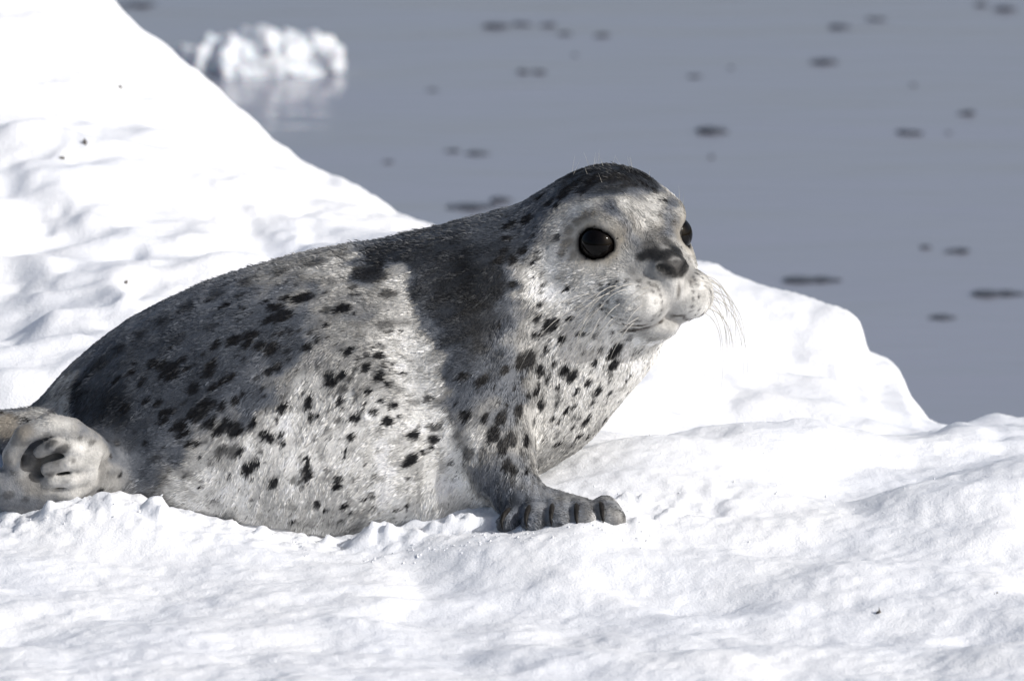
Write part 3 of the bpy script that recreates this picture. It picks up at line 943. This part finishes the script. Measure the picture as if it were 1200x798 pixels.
# ------------------------------------------------------------------ fur
def grow_fur(N):
    q = bq
    tri = np.concatenate([q[:, [0, 1, 2]], q[:, [0, 2, 3]]])
    a, b_, c = bv[tri[:, 0]], bv[tri[:, 1]], bv[tri[:, 2]]
    nn = np.cross(b_ - a, c - a)
    area = np.linalg.norm(nn, axis=1) / 2
    nrm = nn / np.maximum(area[:, None] * 2, 1e-15)
    cen = (a + b_ + c) / 3
    w = area.copy()
    w *= np.where(cen[:, 2] < snow_height(cen[:, 0], cen[:, 1]) - .012, 0, 1)
    w *= np.where(nrm[:, 1] > .35, .45, 1)                    # the far flank is thinner stocked
    ln = fur_length(cen)
    w *= 1 + 2.2 * (1 - sstep(.002, .012, ln))
    for ec, dv in EYES:
        w *= np.where(np.linalg.norm(cen - ec, axis=1) < EYE_R + .0025, 0, 1)
    w *= np.where(np.linalg.norm(cen - H(.118, 0, -.012), axis=1) < .015, 0, 1)
    pick = rng.choice(len(tri), N, p=w / w.sum())
    r1, r2 = np.sqrt(rng.random(N)), rng.random(N)
    wa, wb, wc = 1 - r1, r1 * (1 - r2), r1 * r2
    root = a[pick] * wa[:, None] + b_[pick] * wb[:, None] + c[pick] * wc[:, None]
    n_ = bn[tri[pick, 0]] * wa[:, None] + bn[tri[pick, 1]] * wb[:, None] + bn[tri[pick, 2]] * wc[:, None]
    n_ /= np.linalg.norm(n_, axis=1, keepdims=True)
    mixv = lambda A: A[tri[pick, 0]] * wa[:, None] + A[tri[pick, 1]] * wb[:, None] + A[tri[pick, 2]] * wc[:, None]
    fl = mixv(bflow)
    fl0 = fl - n_ * (fl * n_).sum(1, keepdims=True)
    fl0 /= np.maximum(np.linalg.norm(fl0, axis=1, keepdims=True), 1e-9)
    # locks of hair: noise drawn out along the lie of the coat
    def locks(freq, reach, seed):
        a_ = 0
        for j in range(-4, 5):
            q_ = (root + fl0 * (reach * j / 4)) * freq
            a_ = a_ + vnoise(q_[:, 0], q_[:, 1], q_[:, 2], seed=seed)
        return a_ / 9 / .16
    lock = .75 * locks(210, .011, 240) + .6 * locks(430, .008, 241)
    # the lie of the coat wanders
    for i in range(3):
        fl[:, i] += .20 * vnoise(root[:, 0] * 42, root[:, 1] * 42, root[:, 2] * 42, seed=200 + i) + .07 * vnoise(root[:, 0] * 160, root[:, 1] * 160, root[:, 2] * 160, seed=210 + i)
    fl += rng.normal(0, .06, fl.shape)
    fl -= n_ * (fl * n_).sum(1, keepdims=True)
    fl /= np.maximum(np.linalg.norm(fl, axis=1, keepdims=True), 1e-9)
    ln = fur_length(root) * rng.uniform(.6, 1.15, N)
    lift = R(17) + R(9) * vnoise(root[:, 0] * 75, root[:, 1] * 75, root[:, 2] * 75, seed=220) + rng.normal(0, R(4), N)
    lift = lift + R(5) * lock
    guard = rng.random(N) < .06 * sstep(.88, .97, n_[:, 2])
    lift = np.where(guard, lift + R(26), lift)
    ln = np.where(guard & (ln > .004), ln * 1.3, ln)
    lift = np.clip(lift, R(6), R(65))
    K = 5
    ts = np.linspace(0, 1, K)
    pos = np.empty((N, K, 3))
    for k, t in enumerate(ts):
        ang = lift * (1.3 - .55 * t)
        pos[:, k] = root - n_ * .0006 + ln[:, None] * t * (fl * np.cos(ang)[:, None] + n_ * np.sin(ang)[:, None])
    # tufts: tips lean together
    nc = 13000
    ci = rng.choice(N, nc, replace=False)
    kd = KDTree(nc)
    tip = pos[:, -1]
    for j, i in enumerate(ci):
        kd.insert(root[i], j)
    kd.balance()
    own = np.array([kd.find(r_)[1] for r_ in root])
    ctip = tip[ci[own]]
    cl = np.clip(.55 + .35 * vnoise(root[:, 0] * 30, root[:, 1] * 30, root[:, 2] * 30, seed=230), .1, .8) * sstep(.003, .009, ln)
    for k, t in enumerate(ts):
        pos[:, k] += (ctip - tip) * (cl * t ** 1.6)[:, None]
    kv = KDTree(len(bv))
    for j, p_ in enumerate(bv):
        kv.insert(p_, j)
    kv.balance()
    sh = (.0060 * lock + rng.normal(0, .0012, N)) * sstep(.004, .011, ln)
    colr = bcol1[[kv.find(p_)[1] for p_ in root + fl0 * sh[:, None] + np.cross(n_, fl0) * (rng.normal(0, .0007, N))[:, None]]]
    lng = np.maximum(sstep(.003, .010, ln), .75 * (near_seg(root, P(640, 600, -.06), P(722, 604, -.08)) < .04))
    streak = lock
    pale = sstep(.08, .35, colr[:, 1])
    colr *= np.exp((.22 + .40 * pale) * streak * lng)[:, None]
    dots = np.array(PORES)
    dd = np.full(N, 1.0)
    for d_ in dots:
        dd = np.minimum(dd, np.linalg.norm(root - d_, axis=1))
    colr *= np.where(dd < .0019, .12, 1)[:, None]
    colr *= np.exp(rng.normal(0, .20, N) + (rng.normal(-.03, 1, nc)[own]) * lng * (.16 + .22 * pale))[:, None]
    colr = np.where(guard[:, None], colr * .8 + .07, colr)
    colr = colr + (.085 * (1 - pale) * sstep(.7, 1.8, lock) * lng)[:, None] * np.array([.95, 1, 1.06])     # silver hairs through the dark mantle
    colr *= np.where(rng.random(N) < .12 * lng, .25, 1)[:, None]
    return pos, colr, ln

NF = 230000
pos, colr, ln = grow_fur(NF)
K = pos.shape[1]
hc = bpy.data.hair_curves.new('fur')
hc.add_curves([K] * NF)
hc.attributes['position'].data.foreach_set('vector', (pos - np.array(seal.location)).astype(np.float32).ravel())
ra = hc.attributes.get('radius') or hc.attributes.new('radius', 'FLOAT', 'POINT')
prof = np.array([1.0, .95, .8, .55, .12])
rad = .00048 * prof[None] * (0.45 + .55 * sstep(.001, .010, ln))[:, None]
ra.data.foreach_set('value', rad.astype(np.float32).ravel())
ctp = hc.attributes.new('coat', 'FLOAT_COLOR', 'POINT')
# hairs pale towards their ends
tipmix = np.array([0, 0, .01, .03, .10])[None, :, None]
pc = colr[:, None] * (1 - tipmix) + tipmix * np.minimum(colr[:, None] * 3 + .03, .5)
ctp.data.foreach_set('color', np.concatenate([np.clip(pc, 0, .9), np.ones((NF, K, 1))], 2).astype(np.float32).ravel())
hc.materials.append(M_FUR)
fur = bpy.data.objects.new('fur', hc)
fur.parent = seal
col.objects.link(fur)
tag(fur, kind='stuff')

# ------------------------------------------------------------------ eyes
def mat_eye():
    m, nt, b, n, l = new_mat('wet_eye')
    f = noise_node(n, l, 120, 3, 0.5, obj_coords(n))
    cr = ramp(n, l, f.outputs['Fac'], [(0.3, (0.0015, 0.0012, 0.001)), (0.8, (0.004, 0.003, 0.003))])
    l.new(cr.outputs['Color'], b.inputs['Base Color'])
    b.inputs['Roughness'].default_value = 0.06
    b.inputs['IOR'].default_value = 1.33
    b.inputs['Specular IOR Level'].default_value = 0.28
    return m
M_EYE = mat_eye()

def uv_sphere(r, nu=40, nv=24):
    v, f = [], []
    for j in range(nv + 1):
        t = math.pi * j / nv
        for i in range(nu):
            p = 2 * math.pi * i / nu
            v.append((r * math.sin(t) * math.cos(p), r * math.sin(t) * math.sin(p), r * math.cos(t)))
    for j in range(nv):
        for i in range(nu):
            f.append((j * nu + i, (j + 1) * nu + i, (j + 1) * nu + (i + 1) % nu, j * nu + (i + 1) % nu))
    return v, f
for c, dv in EYES:
    v, f = uv_sphere(EYE_R)
    e = mesh_obj('eye', v, f, M_EYE, seal)
    e.location = c - np.array(seal.location)

# ------------------------------------------------------------------ whiskers, brow hairs and claws
def tube(points, radii, seg=6):
    pts_ = [Vector(p) for p in points]
    v, f = [], []
    ref = Vector((0.3, 0.2, 1)).normalized()
    for i, p in enumerate(pts_):
        t = (pts_[min(i + 1, len(pts_) - 1)] - pts_[max(i - 1, 0)]).normalized()
        a = t.cross(ref).normalized()
        b_ = t.cross(a)
        for k in range(seg):
            an = 2 * math.pi * k / seg
            v.append(p + (a * math.cos(an) + b_ * math.sin(an)) * radii[i])
    for i in range(len(pts_) - 1):
        for k in range(seg):
            f.append((i * seg + k, i * seg + (k + 1) % seg, (i + 1) * seg + (k + 1) % seg, (i + 1) * seg + k))
    return v, f

def mat_whisker():
    m, nt, b, n, l = new_mat('whisker')
    f = noise_node(n, l, 60, 2, 0.5, obj_coords(n))
    cr = ramp(n, l, f.outputs['Fac'], [(0.3, (0.30, 0.29, 0.26)), (0.7, (0.62, 0.60, 0.55))])
    l.new(cr.outputs['Color'], b.inputs['Base Color'])
    b.inputs['Roughness'].default_value = 0.35
    return m
M_WH = mat_whisker()

def mat_claw():
    m, nt, b, n, l = new_mat('claw')
    f = noise_node(n, l, 200, 3, 0.5, obj_coords(n))
    cr = ramp(n, l, f.outputs['Fac'], [(0.3, (0.010, 0.009, 0.009)), (0.8, (0.03, 0.028, 0.026))])
    l.new(cr.outputs['Color'], b.inputs['Base Color'])
    b.inputs['Roughness'].default_value = 0.5
    b.inputs['Specular IOR Level'].default_value = 0.12
    return m
M_CLAW = mat_claw()

SL = np.array(seal.location)
def whisker(name, root, d0, length, droop, r0):
    n_ = 12
    p = np.array(root, float)
    d = np.array(d0, float)
    d /= np.linalg.norm(d)
    out = [p.copy()]
    for i in range(n_ - 1):
        d = d + np.array(droop) * (1.0 / n_)
        d /= np.linalg.norm(d)
        p = p + d * length / (n_ - 1)
        out.append(p.copy())
    rr = [r0 * (1 - .8 * i / (n_ - 1)) for i in range(n_)]
    v, f = tube(out, rr)
    mesh_obj(name, np.array(v) - SL, f, M_WH, seal)

def surf(p, outward):
    """the skin point under a place near the surface"""
    r_ = bvh.find_nearest(Vector(p))
    return np.array(r_[0])

rw = random.Random(11)
for sd in (-1, 1):
    for row in range(5):
        for k in range(4 + (row % 2)):
            f0 = .112 - .011 * k - .002 * row
            u0 = -.032 - .0065 * row
            s0 = sd * (.024 + .0080 * k + .002 * row)
            rt = surf(H(f0, s0 * 1.25, u0), None)
            d0 = HF * rw.uniform(-.05, .25) + HS * sd * rw.uniform(.8, 1.0) + HU * (rw.uniform(-.2, .12) - .06 * row)
            dr = HF * rw.uniform(-.5, -.1) - HU * rw.uniform(.8, 1.7) - HS * sd * rw.uniform(.3, .9)
            ln_ = rw.uniform(.035, .07) + .011 * k
            if sd > 0:
                dr = dr - HU * rw.uniform(.6, 1.3)
                ln_ += .018
            whisker('whisker', rt, d0, ln_, dr, .00042)
for c, dv in EYES:
    for k in range(4):
        rt = surf(c + HU * .026 - HF * (.004 + .004 * k) + HS * rw.uniform(-.008, .008), None)
        whisker('brow_hair', rt, HU * 1.0 + HF * rw.uniform(-.1, .4) + HS * rw.uniform(-.4, .4), rw.uniform(.012, .022), -HF * .3 - HU * .2, .00022)
for k in range(16):
    px_ = rw.choice([612, 664, 674, 708, 722, 730, 735, 738, 742, 748, 752, 760, 783, 797, 812, 655])
    q = hit(px_, 0)
    top = H(rw.uniform(-.06, .04), rw.uniform(-.05, .05), .09)
    rt = surf(top, None)
    whisker('crown_hair', rt, HU * 1.0 + HF * rw.uniform(-.5, .3) + HS * rw.uniform(-.5, .5), rw.uniform(.01, .02), HU * .1 + HF * rw.uniform(-.3, .3), .0002)
for (A, Bp, rb), sx in zip(CLAWS, (-.3, -.55, -.5, -.45, -.5)):
    o_ = []
    for j in range(6):                       # each claw rises from the knuckle skin and hooks down into the snow
        t = j / 5
        q = A + (Bp - A) * (.35 + .95 * t) + np.array([sx * rb, -.4 * rb, rb * 1.05 - rb * 1.0 * t * t])
        nr = bvh.find_nearest(Vector(q))
        o_.append(np.array(nr[0]) + np.array(nr[1]) * (.0004 + .0016 * t) if j < 5 else np.array(o_[-1]) + np.array([.001, -.004, -.007]))
    v, f = tube(o_, [.0016, .0027, .0029, .0026, .0019, .0004], 8)
    mesh_obj('claw', np.array(v) - SL, f, M_CLAW, seal)

# ------------------------------------------------------------------ specks of dirt and crumbs of snow
def crumb_mesh(seed, n=1):
    v, f = uv_sphere(1, 8, 6)
    v = np.array(v)
    v = v * (1 + .7 * fbm(v[:, :1] * 1.7 + seed * 5, v[:, 1:2] * 1.3, v[:, 2:3] * 1.3, oct=2, seed=seed))
    return v, np.array(f)
def snow_hit(px, py):
    pp = np.array([P(px, py, Y) for Y in np.arange(-.9, 1.8, .004)])
    under_ = np.flatnonzero(pp[:, 2] <= snow_height(pp[:, 0], pp[:, 1]))
    return pp[under_[0]] if len(under_) else None
SPECKS = [(141, 104, 4, 5, 'round dark speck of dirt high on the snow slope'), (100, 170, 4, 7, 'tall dark speck of dirt above a flat speck on the snow slope'),
          (72, 186, 6, 3, 'flat grey speck of dirt below a tall speck on the snow slope'), (148, 333, 3, 5, 'pale grey speck of dirt on the snow behind the back of the seal'),
          (24, 47, 6, 4, 'slanting grey speck of dirt near the top of the snow slope'), (1030, 718, 4, 6, 'small dark speck of dirt on the smooth snow before the right mound'),
          (1167, 697, 4, 5, 'tiny dark speck of dirt at the foot of the snow mound')]
for i, (px, py, w, h_, lab) in enumerate(SPECKS):
    p = snow_hit(px, py)
    if p is None:
        continue
    v, f = crumb_mesh(i + 3)
    o = mesh_obj('dirt_speck', v, f, M_DIRT)
    k = (p[1] - CAM[1]) / FPX / 1.0
    o.location = p
    o.scale = (w * k * .75, w * k * .75, h_ * k * .8)
    tag(o, lab, 'dirt')

def crumbs():
    rg = np.random.default_rng(5)
    n = 260
    t = rg.random(n)
    px = np.where(t < .5, rg.uniform(430, 760, n), np.where(t < .8, rg.uniform(0, 430, n), rg.uniform(690, 1150, n)))
    Y = np.where(t < .5, rg.normal(-.115, .022, n), np.where(t < .8, rg.normal(-.05, .025, n), rg.normal(.06, .09, n)))
    x = (px - 600) * MPP
    z = snow_height(x, Y)
    lib = [crumb_mesh(i) for i in range(24)]
    V, Fc, off = [], [], 0
    for i in range(n):
        v, f = lib[i % 24]
        r_ = .0005 + .0011 * rg.random() ** 3
        V.append(v * r_ * rg.uniform(.6, 1.5, 3) + np.array([x[i], Y[i], z[i] - r_ * .1]))
        Fc.append(f + off)
        off += len(v)
    o = mesh_obj('snow_crumbs', np.vstack(V), np.vstack(Fc), M_SNOW)
    tag(o, 'loose crumbs of snow scattered round the flippers of the seal', 'snow', kind='stuff')
crumbs()
